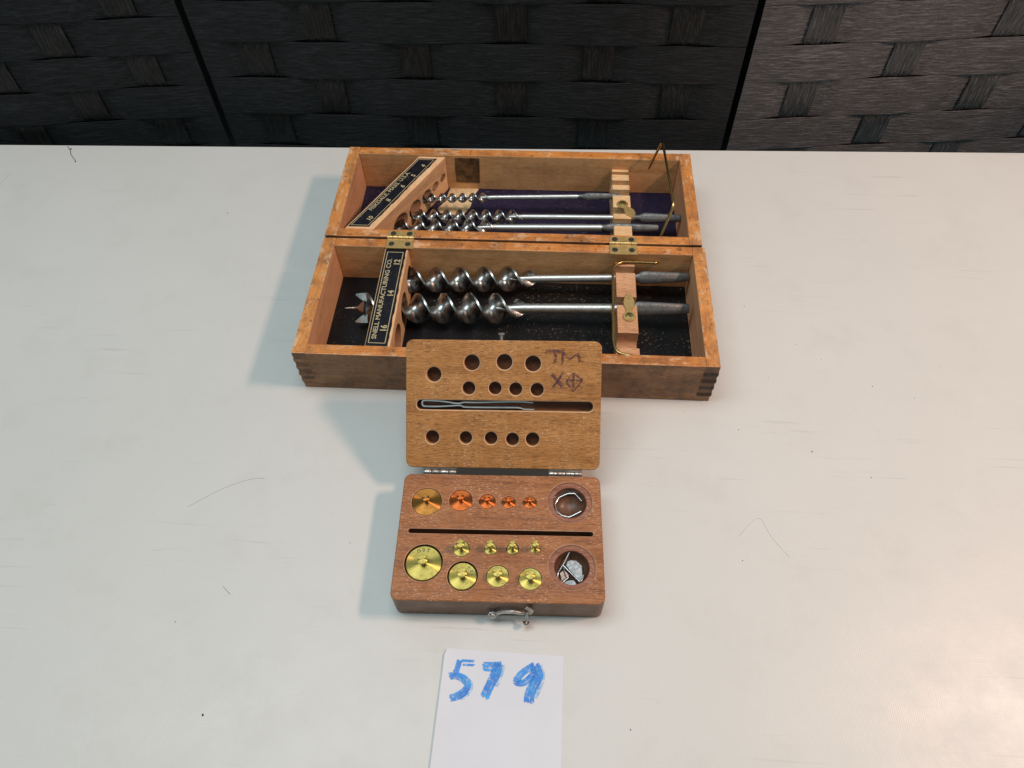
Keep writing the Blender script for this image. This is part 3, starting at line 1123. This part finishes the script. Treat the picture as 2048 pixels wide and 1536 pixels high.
# lid, hinged at the back and standing open
LT, LG, LZ = 0.6824, 4.98, 0.2
TH = 11.0
wlid_holes = [(19.4, 65.4, 5.2), (45.8, 73.9, 5.5), (68.4, 74.6, 5.5), (88.2, 73.7, 5.5), (43.8, 56.1, 4.55), (62.1, 56.3, 4.5), (76.4, 55.9, 4.5), (91.3, 55.7, 4.6),
              (18.5, 21.4, 4.8), (41.9, 21.4, 4.45), (59.6, 21.3, 4.45), (74.6, 20.7, 4.55), (88.6, 20.9, 4.75)]
lh = [(circle(x, y, r), 7.6) for x, y, r in wlid_holes] + [(rrect(7.3, 40.7, 130.4, 47.6, 3.4, 6), 8.2)]
wlid = slab('lid', wbox, rrect(0, 0, WW, WD, 5.0), lh, -TH, 0, M['wb_lid'], 0.5, floor_mat=M['wb_shaded_bore'], edge_mat=M['lit_edge'], edge=1.1)
wlid.location = Vector((0, WD + LG, WH + LZ)) * S
wlid.rotation_euler = (LT, 0, 0)
# drill-point dimples in the bottoms of the holes
for x, y, r in wlid_holes:
    lathe('drill_mark', wlid, [(0, -7.2), (0.5, -7.1), (0.8, -7.55), (r * 0.5, -7.5), (r * 0.55, -7.6), (0, -7.65)], M['wb_shaded_bore'], 20, (x, y, 0))
# catch pin in the front edge of the lid
tube('catch_pin', wlid, [(66, 88.5, -4.5), (66, 92.6, -4.5), (66, 93.2, -4.5), (66, 93.3, -4.5), (66, 94.6, -4.5), (66, 94.9, -4.5)],
     lambda t: 1.15 if t < 0.5 else (2.4 if t < 0.9 else 1.6), M['nickel'], 16)


def pen(pts, w, n=3, spread=0.5, jit=0.15):
    out = []
    for k in range(n):
        o = (k - (n - 1) / 2) * spread
        pp = smooth_path([(p[0] + o * 0.6 + random.uniform(-jit, jit), p[1] + o * 0.8 + random.uniform(-jit, jit), 0) for p in pts], 5) if len(pts) > 2 else \
            [Vector((p[0] + o * 0.6 + random.uniform(-jit, jit), p[1] + o * 0.8 + random.uniform(-jit, jit), 0)) for p in pts]
        out.append(([(v.x, v.y) for v in pp], w))
    return out


ink = []
ink += pen([(97.1, 82.0), (109.5, 82.5)], 1.5, 3, 0.9)
ink += pen([(103.6, 82.2), (103.4, 75.0)], 1.5, 3, 0.9)
ink += pen([(108.3, 73.6), (108.8, 81.2)], 1.4, 3, 0.8)
ink += pen([(108.8, 81.2), (113.6, 76.9)], 1.3, 2, 0.8)
ink += pen([(113.6, 76.9), (119.0, 81.2)], 1.3, 2, 0.8)
ink += pen([(119.0, 81.2), (120.6, 75.6)], 1.4, 3, 0.8)
ink += pen([(101.3, 66.7), (108.5, 58.2)], 1.5, 3, 0.8)
ink += pen([(109.0, 67.5), (102.1, 57.4)], 1.5, 3, 0.8)
dm = [(116.1, 67.6), (122.6, 62.7), (116.3, 54.8), (111.3, 61.8), (116.1, 67.6)]
for a, b in zip(dm, dm[1:]):
    ink += pen([a, b], 1.0, 2, 0.7)
ink += pen([(111.6, 62.2), (122.2, 62.6)], 1.3, 2, 0.8)
ink += pen([(116.3, 66.0), (116.3, 57)], 1.3, 2, 0.8)
ribbons('inked_initials', wlid, ink, M['ink'], 0.03)
# hinges between lid and base: rows of knuckles
for hx0, hx1 in ((12.3, 35.7), (100.0, 123.4)):
    root = None
    n = 4
    for k in range(n):
        a, b = hx0 + (hx1 - hx0) * k / n + 0.12, hx0 + (hx1 - hx0) * (k + 1) / n - 0.12
        V, F = [], []
        nn = 16
        for xx, rr in ((a, 1.75), (a + 0.25, 2.0), (b - 0.25, 2.0), (b, 1.75)):
            V += [(xx, WD + 2.6 + rr * math.cos(2 * math.pi * i / nn), WH - 2.0 + rr * math.sin(2 * math.pi * i / nn)) for i in range(nn)]
        for s in range(3):
            F += [(s * nn + i, s * nn + (i + 1) % nn, (s + 1) * nn + (i + 1) % nn, (s + 1) * nn + i) for i in range(nn)]
        F += [tuple(range(nn)), tuple(range(3 * nn, 4 * nn))]
        if root is None:
            root = box('hinge', wbox, (hx0, hx1), (WD - 0.5, WD + 0.9), (WH - 16, WH - 1.6), M['rust_nickel'], 0.15)
            # the leaf that is screwed to the hinge edge of the lid
            c_, s_ = math.cos(LT), math.sin(LT)
            pv = []
            for u in (-0.9, 0.3):
                for w in (-0.6, -10.0):
                    for xx in (hx0, hx1):
                        pv.append((xx, WD + LG + u * c_ - w * s_, WH + LZ + u * s_ + w * c_))
            mesh_obj('leaf', pv, [(0, 1, 3, 2), (4, 6, 7, 5), (0, 4, 5, 1), (2, 3, 7, 6), (0, 2, 6, 4), (1, 5, 7, 3)], M['rust_nickel'], root)
        mesh_obj('knuckle', V, F, M['rust_nickel'] if k % 2 else M['nickel'], root, True, None, 50)

# hook on the front of the base
hk = slab('latch_hook', wbox, poly([(62.5, 12.0), (66, 12.4), (70.5, 15.4), (78, 16.6), (82, 14.2), (86.0, 13.2), (87.6, 16), (86.9, 20.5), (84.9, 22.8), (86.2, 24.4), (89.0, 22.8), (90.8, 18.6),
                                    (90.2, 13.2), (87.2, 10.2), (82.2, 10.4), (78, 12.6), (71, 12.4), (68.5, 9.8), (67.6, 6.8), (65, 5.6), (62.0, 6.8), (61.2, 9.4)]), [], 1.6, 2.9, M['nickel'], 0.3, True,
          lambda u, v, w: (u, -w, v))
V_ = [(0, 2.0), (1.6, 1.7), (2.4, 0.7), (2.4, 0), (0, 0)]
sc_ = lathe('screw', hk, V_, M['nickel'], 24)
sc_.location = Vector((64.7, -2.8, 9.0)) * S
sc_.rotation_euler = (math.pi / 2, 0, 0)
pv_ = lathe('pivot', hk, [(0, 2.9), (1.4, 2.9), (1.4, -1.0), (0, -1.0)], M['nickel'], 16)
pv_.location = Vector((64.7, 0, 9.0)) * S
pv_.rotation_euler = (math.pi / 2, 0, 0)
# thumb tab of the hook: a small stalk with a disc
tube('thumb_tab', hk, [(86.4, -2.2, 11.4), (86.3, -4.0, 9.0), (86.2, -6.0, 7.0), (86.1, -6.2, 6.85), (86.1, -6.9, 6.2), (86.1, -7.1, 6.05)],
     lambda t: 0.8 if t < 0.5 else (2.2 if t < 0.9 else 1.8), M['nickel'], 18)


# ------------------------------------------------------------------ weights
def on_box(x, y, z=0.0):
    c_, s_ = math.cos(WYAW), math.sin(WYAW)
    return (WX + c_ * x - s_ * y, WY + s_ * x + c_ * y, z)


def weight(label, x, y, r, mat, top, knob_h, knob_r, neck_r, stamp=None, turn=0.0, gap=0.22, group=None, sub='brass_weight'):
    p = on_box(x, y, WH - HD)
    root = thing(sub, label, 'weight', p, (0, 0, WYAW + turn), group)
    r -= gap
    zt_ = HD + top                       # height of the disc's shoulder above the floor of the hole
    body = [(0, -0.03), (r - 0.3, -0.03), (r, 0.3), (r, zt_ - 0.35), (r - 0.35, zt_), (r * 0.62, zt_ + 0.04 * r), (max(neck_r * 2.1, r * 0.36), zt_ + 0.075 * r), (neck_r * 1.25, zt_ + 0.1 * r + 0.35), (neck_r, zt_ + 0.1 * r + 0.9),
            (neck_r, zt_ + 0.1 * r + 1.2), (0, zt_ + 0.1 * r + 1.2)]
    lathe('body', root, body, mat, 56, None, 28)
    z0 = zt_ + 0.1 * r + 0.9
    kn = [(0, z0), (neck_r * 0.98, z0), (neck_r * 0.9, z0 + knob_h * 0.40), (knob_r * 1.02, z0 + knob_h * 0.66), (knob_r * 1.12, z0 + knob_h * 0.72), (knob_r * 1.12, z0 + knob_h * 0.94),
          (knob_r * 1.0, z0 + knob_h * 1.0), (0, z0 + knob_h * 1.08)]
    lathe('knob', root, kn, mat, 40, None, 24)
    if stamp:
        V, F = [], []
        for s, rr, ang, size in stamp:
            for i, ch in enumerate(s):
                a = math.radians(ang) + i * size * 0.92 / rr       # the stamp reads from the far side of the box
                v, f = text_mesh(ch, size, 0.05)
                b = len(V)
                ca, sa = math.cos(a + math.pi / 2), math.sin(a + math.pi / 2)
                cx, cy = rr * math.cos(a), rr * math.sin(a)
                for q in v:
                    px, py = cx + ca * q[0] - sa * q[1], cy + sa * q[0] + ca * q[1]
                    d = math.hypot(px, py)
                    zz = zt_ + 0.04 * r * max(0, min(1, (r - d) / (r * 0.38))) + 0.05
                    V.append((px, py, zz))
                F.extend(tuple(j + b for j in q) for q in f)
        mesh_obj('stamped_mark', V, F, M['dark_screw'], root)
    return root


GB, GC = 'brass weights in the box', 'copper coloured weights in the box'
bl = ['largest brass weight, stamped 50G, filling the biggest hole', 'second largest brass weight, stamped 20G, with a dark gap round it',
      'medium brass weight next to the stamped 20G weight', 'medium brass weight between another like it and the cup of small weights',
      'small brass weight with its knob level with the 20G weight, beside the slot', 'small brass weight between the 5-gram-sized one and a slightly looser one',
      'small brass weight sitting loose in its hole beside the tiniest one', 'tiniest brass weight, beside the cup of small weights']
bl[4] = 'largest brass weight in the row along the slot'
bl[5] = 'brass weight second largest in the row along the slot'
bl[6] = 'brass weight sitting loosely beside the tiniest one by the slot'
bp = [(0.0 - 0.9, 4.6, 2.9, 1.5, 1.0), (-0.7, 5.2, 2.9, 1.4, 0.95), (-0.3, 6.2, 2.8, 1.3, 0.3), (-0.3, 6.2, 2.8, 1.3, 0.3), (-0.2, 7.6, 2.5, 1.15, 0.25), (-0.2, 7.8, 2.15, 1.0, 0.2),
      (-0.4, 7.8, 2.05, 1.0, 0.5), (-0.2, 7.6, 2.0, 1.0, 0.18)]
for k, ((x, y, r), (top, kh_, kr, nr_, gp)) in enumerate(zip(brass_spots, bp)):
    st = None
    if k == 0:
        st = [('50G.', 8.9, 74, 3.5)]
    elif k == 1:
        st = [('20G', 6.6, 10, 2.7)]
    weight(bl[k], x, y, r, M['brass'], top, kh_, kr, nr_, st, 0, gp, GB)
cl = ['bronze toned weight, widest in the row between hinges and slot', 'wide copper weight beside the bronze toned one', 'copper weight in the middle of its row',
      'small copper weight between the middle one and the last of its row', 'small copper weight closest to the cup with the bent wire']
for k, (x, y, r) in enumerate(copper_spots):
    weight(cl[k], x, y, r, M['bronze'] if k == 0 else M['copper'], -0.3, 4.4 if k < 2 else 3.8, (2.3, 2.2, 1.75, 1.6, 1.55)[k], (1.5, 1.4, 1.2, 1.1, 1.1)[k], None, 0, 0.22, GC,
           'copper_weight')

# small fraction weights in the cups
w_up = [(123.0, 73.0, 21.0), (118.4, 79.2, 20.2), (113.6, 79.4, 19.4), (107.3, 76.6, 18.6), (104.6, 71.6, 18.6), (105.6, 66.2, 19.0), (109.2, 62.6, 19.6), (114.2, 60.9, 20.6), (122.2, 64.6, 22.4)]


def wire_thing(label, pts, r, rnd=1.2):
    P = [Vector(on_box(*p)) for p in pts]
    o0 = Vector((sum(p.x for p in P) / len(P), sum(p.y for p in P) / len(P), min(p.z for p in P)))
    o = tube('wire_weight', None, round_path([p - o0 for p in P], rnd), r, M['alu_wire'], 10)
    o.location = o0 * S
    return tag(o, label, 'weight', 'bent wire weights in the cups')


wire_thing('bent wire weight alone in its cup, open six-sided loop', w_up, 0.72)
wire_thing('straight ended bent wire sticking up over the metal plate in the cup', [(113.9, 35.6, 22.5), (110.2, 28.6, 19.4), (106.3, 23.0, 16.8), (105.9, 18.5, 17.0), (108.6, 16.2, 17.0), (113.2, 19.6, 18.8)], 0.58)
wire_thing('bent wire crossing the edge of the metal plate in the cup', [(109.4, 27.6, 19.8), (114.5, 22.0, 20.4), (119.8, 16.0, 21.6), (121.4, 16.4, 21.6), (122.4, 20.5, 21.2)], 0.52)


def plate_thing(label, pts, z, tilt, th=0.55, marks=None):
    cx, cy = sum(p[0] for p in pts) / len(pts), sum(p[1] for p in pts) / len(pts)
    root = slab('plate_weight', None, poly([(p[0] - cx, p[1] - cy) for p in pts]), [], 0, th, M['alu'], 0.12)
    root.location = Vector(on_box(cx, cy, z)) * S
    root.rotation_euler = (tilt[0], tilt[1], WYAW)
    tag(root, label, 'weight', 'plate weights in the cup')
    if marks:
        lettering('stamped_mark', root, marks, M['dark_screw'], th + 0.02)
    return root


plate_thing('pentagon metal plate weight lying on top in the cup, stamped with figures', [(111.6, 27.8), (112.6, 30.3), (114.6, 31.2), (118.4, 30.8), (122.0, 27.4), (122.1, 20.0), (121.0, 16.4), (119.4, 16.6)], 18.6,
            (0.06, -0.05), 0.6, [('0', 2.6, -0.6, 3.4, -0.35, 0, 1), ('0', 2.0, 2.0, 2.0, -0.35, 0, 1), ('20', 2.8, 1.4, -2.2, -0.35, 0, 1)])
plate_thing('small folded metal plate weight under the pentagon plate', [(107.2, 22.8), (109.8, 25.6), (113.6, 22.4), (112.4, 18.2), (108.8, 18.0)], 16.2, (0.25, 0.3), 0.5)
plate_thing('small upturned metal plate weight against the wire', [(108.4, 27.8), (111.4, 29.4), (112.8, 26.2), (109.6, 24.4)], 16.9, (-0.3, 0.45), 0.5)
plate_thing('narrow metal plate weight at the rim side of the cup under the wires', [(109.0, 18.0), (116.8, 18.4), (118.6, 15.4), (112.4, 14.4)], 16.6, (0.2, -0.15), 0.5)

# ------------------------------------------------------------------ tweezers in the slot of the lid
tw = thing('tweezers', 'thin steel tweezers lying on edge in the slot of the weight box lid', 'tweezers', on_box(0, WD + LG, WH + LZ))
tw.rotation_euler = (Matrix.Rotation(WYAW, 3, 'Z') @ Matrix.Rotation(LT, 3, 'X')).to_euler()


def blade(name, pts, th=0.9, z0=-8.0, z1=-1.2, taper=None):
    P = smooth_path([(p[0], p[1], 0) for p in pts], 6)
    V, F = [], []
    for i, p in enumerate(P):
        d = (P[min(i + 1, len(P) - 1)] - P[max(i - 1, 0)]).normalized()
        nn = Vector((-d.y, d.x, 0)) * th * 0.5
        t = i / (len(P) - 1)
        top = z1 - (taper or 0) * max(0, t - 0.45) / 0.55
        for a, z in ((-1, z0), (1, z0), (1, top), (-1, top)):
            v = p + nn * a
            V.append((v.x, v.y, z))
    for i in range(len(P) - 1):
        for k in range(4):
            j = (k + 1) % 4
            F.append((i * 4 + k, i * 4 + j, i * 4 + 4 + j, i * 4 + 4 + k))
    F += [(0, 1, 2, 3), tuple(range(len(P) * 4 - 4, len(P) * 4))]
    return mesh_obj(name, V, F, M['tweezer'], tw, True, None, 40)


blade('blade', [(11.0, 45.0), (11.6, 46.6), (13.2, 47.0), (19.5, 46.9), (26.6, 46.4), (36.0, 45.2), (40.6, 46.0), (49.5, 46.0), (67.4, 46.6), (78.1, 46.8), (88.6, 46.2)], taper=2.6)
blade('blade', [(11.0, 45.05), (11.6, 43.4), (13.2, 42.9), (19.5, 42.8), (26.7, 43.1), (37.4, 43.8), (40.6, 42.7), (49.6, 42.5), (67.4, 42.6), (78.1, 42.6), (83.1, 41.5), (89.6, 41.4)], taper=2.6)

# ------------------------------------------------------------------ paper note
pc = (171, -232)
px = [(134.6, -198.1), (209.5, -199.3), (208.4, -300), (130.8, -300), (132.5, -266.6), (133.0, -201.6)]
V, F = [], []
NX, NY = 26, 34


def paper_z(u, v):
    z = 0.25 + 0.35 * math.sin(u * 3.1 + 0.6) * math.sin(v * 2.2) ** 2 * 0.6
    z += 1.3 * max(0, 1 - u / 0.16) ** 2 * (0.6 + 0.4 * math.sin(v * 5)) + 1.0 * max(0, 0.12 - v) * 8 * max(0, 0.3 - u) * 3
    return z


for j in range(NY + 1):
    v = j / NY
    yl, yr = -198.1 + (-330 + 198.1) * v, -199.3 + (-330 + 199.3) * v
    xl, xr = 134.2 - 3.4 * v, 209.5 - 1.4 * v
    for i in range(NX + 1):
        u = i / NX
        x, y = xl + (xr - xl) * u, yl + (yr - yl) * u
        if i == 0 and j == 0:
            x, y = x + 1.2, y - 0.9
        V.append((x - pc[0], y - pc[1], paper_z(u, v)))
nv = len(V)
V += [(x, y, z - 0.12) for x, y, z in V]
for j in range(NY):
    for i in range(NX):
        a = j * (NX + 1) + i
        F.append((a, a + 1, a + NX + 2, a + NX + 1))
        F.append((nv + a, nv + a + NX + 1, nv + a + NX + 2, nv + a + 1))
edge = [i for i in range(NX + 1)] + [j * (NX + 1) + NX for j in range(1, NY + 1)] + [NY * (NX + 1) + i for i in range(NX - 1, -1, -1)] + [j * (NX + 1) for j in range(NY - 1, 0, -1)]
for a, b in zip(edge, edge[1:] + edge[:1]):
    F.append((a, b, nv + b, nv + a))
note = mesh_obj('paper_note', V, F, M['paper'], None, True, None, 50, (pc[0], pc[1], 0.05))
tag(note, 'white slip of paper lying on the table with blue handwritten 579', 'paper')

# handwriting: positions measured on the slip, in slip coordinates
PX0, PY0 = 134.6, -198.1
KU, KV = 74.9 / 1410.0, 66.0 / 1440.0          # zoomed photo units to millimetres on the slip


def hw(x, y):
    x, y = x - 8, y * 1.035 + 4
    t = (y - 100) / 1436.0
    xl = 255 + (65 - 255) * t
    xr = 1665 + (1630 - 1665) * t
    u = (x - xl) / (xr - xl)
    vv = (y - 100 - 95 * u * (1 - t)) / 1436.0
    X = 134.6 + (132.5 - 134.6) * vv + u * (74.9 + 1.2 * vv)
    Y = -198.1 - 1.0 * u - 68.0 * vv / (1 + 0.09 * (vv - 0.5)) * 1.0
    return (X - pc[0], Y - pc[1])


def crayon(pts, width, n):
    out = []
    P = smooth_path([(*p, 0) for p in pts], 6) if len(pts) > 2 else [Vector((*pts[0], 0)).lerp(Vector((*pts[1], 0)), k / 8) for k in range(9)]
    for k in range(n):
        o = ((k + 0.5) / n - 0.5) * width
        ph = random.uniform(0, 6)
        a, b = random.randint(0, 1), random.randint(0, 1)
        pp = []
        Q = P[a:len(P) - b]
        for i, p in enumerate(Q):
            d = (Q[min(i + 1, len(Q) - 1)] - Q[max(i - 1, 0)]).normalized()
            nn = Vector((-d.y, d.x, 0))
            v = p + nn * (o + 4 * math.sin(i * 0.4 + ph))
            pp.append(hw(v.x, v.y))
        out.append((pp, width / n * 0.062))
    return out


five = crayon([(610, 246), (425, 246)], 30, 2) + crayon([(605, 300), (440, 292)], 26, 2) + crayon([(430, 240), (400, 320), (365, 400)], 66, 4) + \
    crayon([(295, 440), (390, 425), (480, 470), (515, 540), (480, 615), (400, 665), (300, 700)], 88, 6)
seven = crayon([(695, 285), (800, 290), (925, 275)], 60, 3) + crayon([(700, 345), (800, 350), (910, 340)], 36, 2) + crayon([(885, 270), (860, 380), (785, 530), (715, 690)], 112, 7)
nine = crayon([(1320, 290), (1230, 335), (1130, 430), (1110, 490), (1190, 490), (1290, 410), (1330, 330)], 80, 5) + \
    crayon([(1320, 280), (1362, 400), (1310, 520), (1262, 640), (1250, 730)], 118, 7)
soft = crayon([(1345, 300), (1385, 410), (1340, 530), (1290, 650)], 130, 4) + crayon([(905, 280), (885, 390), (815, 540)], 120, 3) + crayon([(400, 420), (500, 470), (535, 545), (495, 630), (420, 690)], 90, 3)


def drape(x, y, z):
    u = (x + pc[0] - 134.2) / 75.3
    v = (-198.1 - (y + pc[1])) / 131.0
    return (x, y, paper_z(u, v) + z)


ribbons('handwritten_number', note, soft, M['crayon_soft'], 0.05, drape)
ribbons('handwritten_number', note, five + seven + nine, M['crayon'], 0.16, drape)

# ------------------------------------------------------------------ dust and hairs on the table
V, F = [], []


def speck(x, y, r):
    r *= 0.75
    b = len(V)
    n = 6
    ph = random.random() * 3
    sx = random.uniform(0.7, 1.5)
    for i in range(n):
        a = 2 * math.pi * i / n
        px_, py_ = r * math.cos(a) * sx, r * math.sin(a)
        V.append((x + px_ * math.cos(ph) - py_ * math.sin(ph), y + px_ * math.sin(ph) + py_ * math.cos(ph), 0.02))
    V.append((x, y, r * 0.8))
    for i in range(n):
        F.append((b + i, b + (i + 1) % n, b + n))


def hair(pts, w):
    P = smooth_path([(*p, 0) for p in pts], 6)
    b = len(V)
    for i, p in enumerate(P):
        d = (P[min(i + 1, len(P) - 1)] - P[max(i - 1, 0)]).normalized()
        nn = Vector((-d.y, d.x, 0)) * w * 0.38
        for q, z in ((p - nn, 0.03), (p, 0.03 + w), (p + nn, 0.03)):
            V.append((q.x, q.y, z))
    for i in range(len(P) - 1):
        k = b + 3 * i
        F.append((k, k + 1, k + 4, k + 3))
        F.append((k + 1, k + 2, k + 5, k + 4))


for x, y, r in [(392, -42, 0.75), (431, -62, 0.6), (397, 60, 0.5), (415, 45, 0.45), (-45, -190, 0.6), (60, -130, 0.45), (-120, 200, 0.8), (360, 100, 0.5), (340, -25, 0.5), (300, -10, 0.4),
                (450, 20, 0.5), (330, -130, 0.45), (-60, 120, 0.4), (250, -240, 0.5), (-10, -245, 0.9), (480, 10, 0.5), (370, 25, 0.45), (88, -40, 0.4), (95, -150, 0.4)]:
    speck(x, y, r)
for _ in range(34):
    x, y = random.uniform(-300, 560), random.uniform(-260, 290)
    if -75 < x < 330 and -195 < y < 255:
        continue
    speck(x, y, random.uniform(0.15, 0.34))
hair([(-318, 295), (-312, 288), (-309, 282), (-300, 272)], 0.7)
speck(-313, 291, 1.5)
speck(-300, 271, 1.3)
hairs_from = len(F)
hair([(-62, -108), (-40, -92), (-22, -84), (-12, -83)], 0.30)
hair([(-20, -165), (-14, -170)], 0.45)
hair([(330, -112), (345, -98), (352, -112), (362, -126)], 0.16)
hair([(-360, 250), (-366, 200)], 0.3)
dust = mesh_obj('dust', V, F, [M['dust'], M['scuff']], None, False, [0 if k < hairs_from else 1 for k in range(len(F))])
dust['kind'] = 'stuff'
dust['label'] = 'dark specks of dust and short hairs scattered on the pale table'
dust['category'] = 'dust'
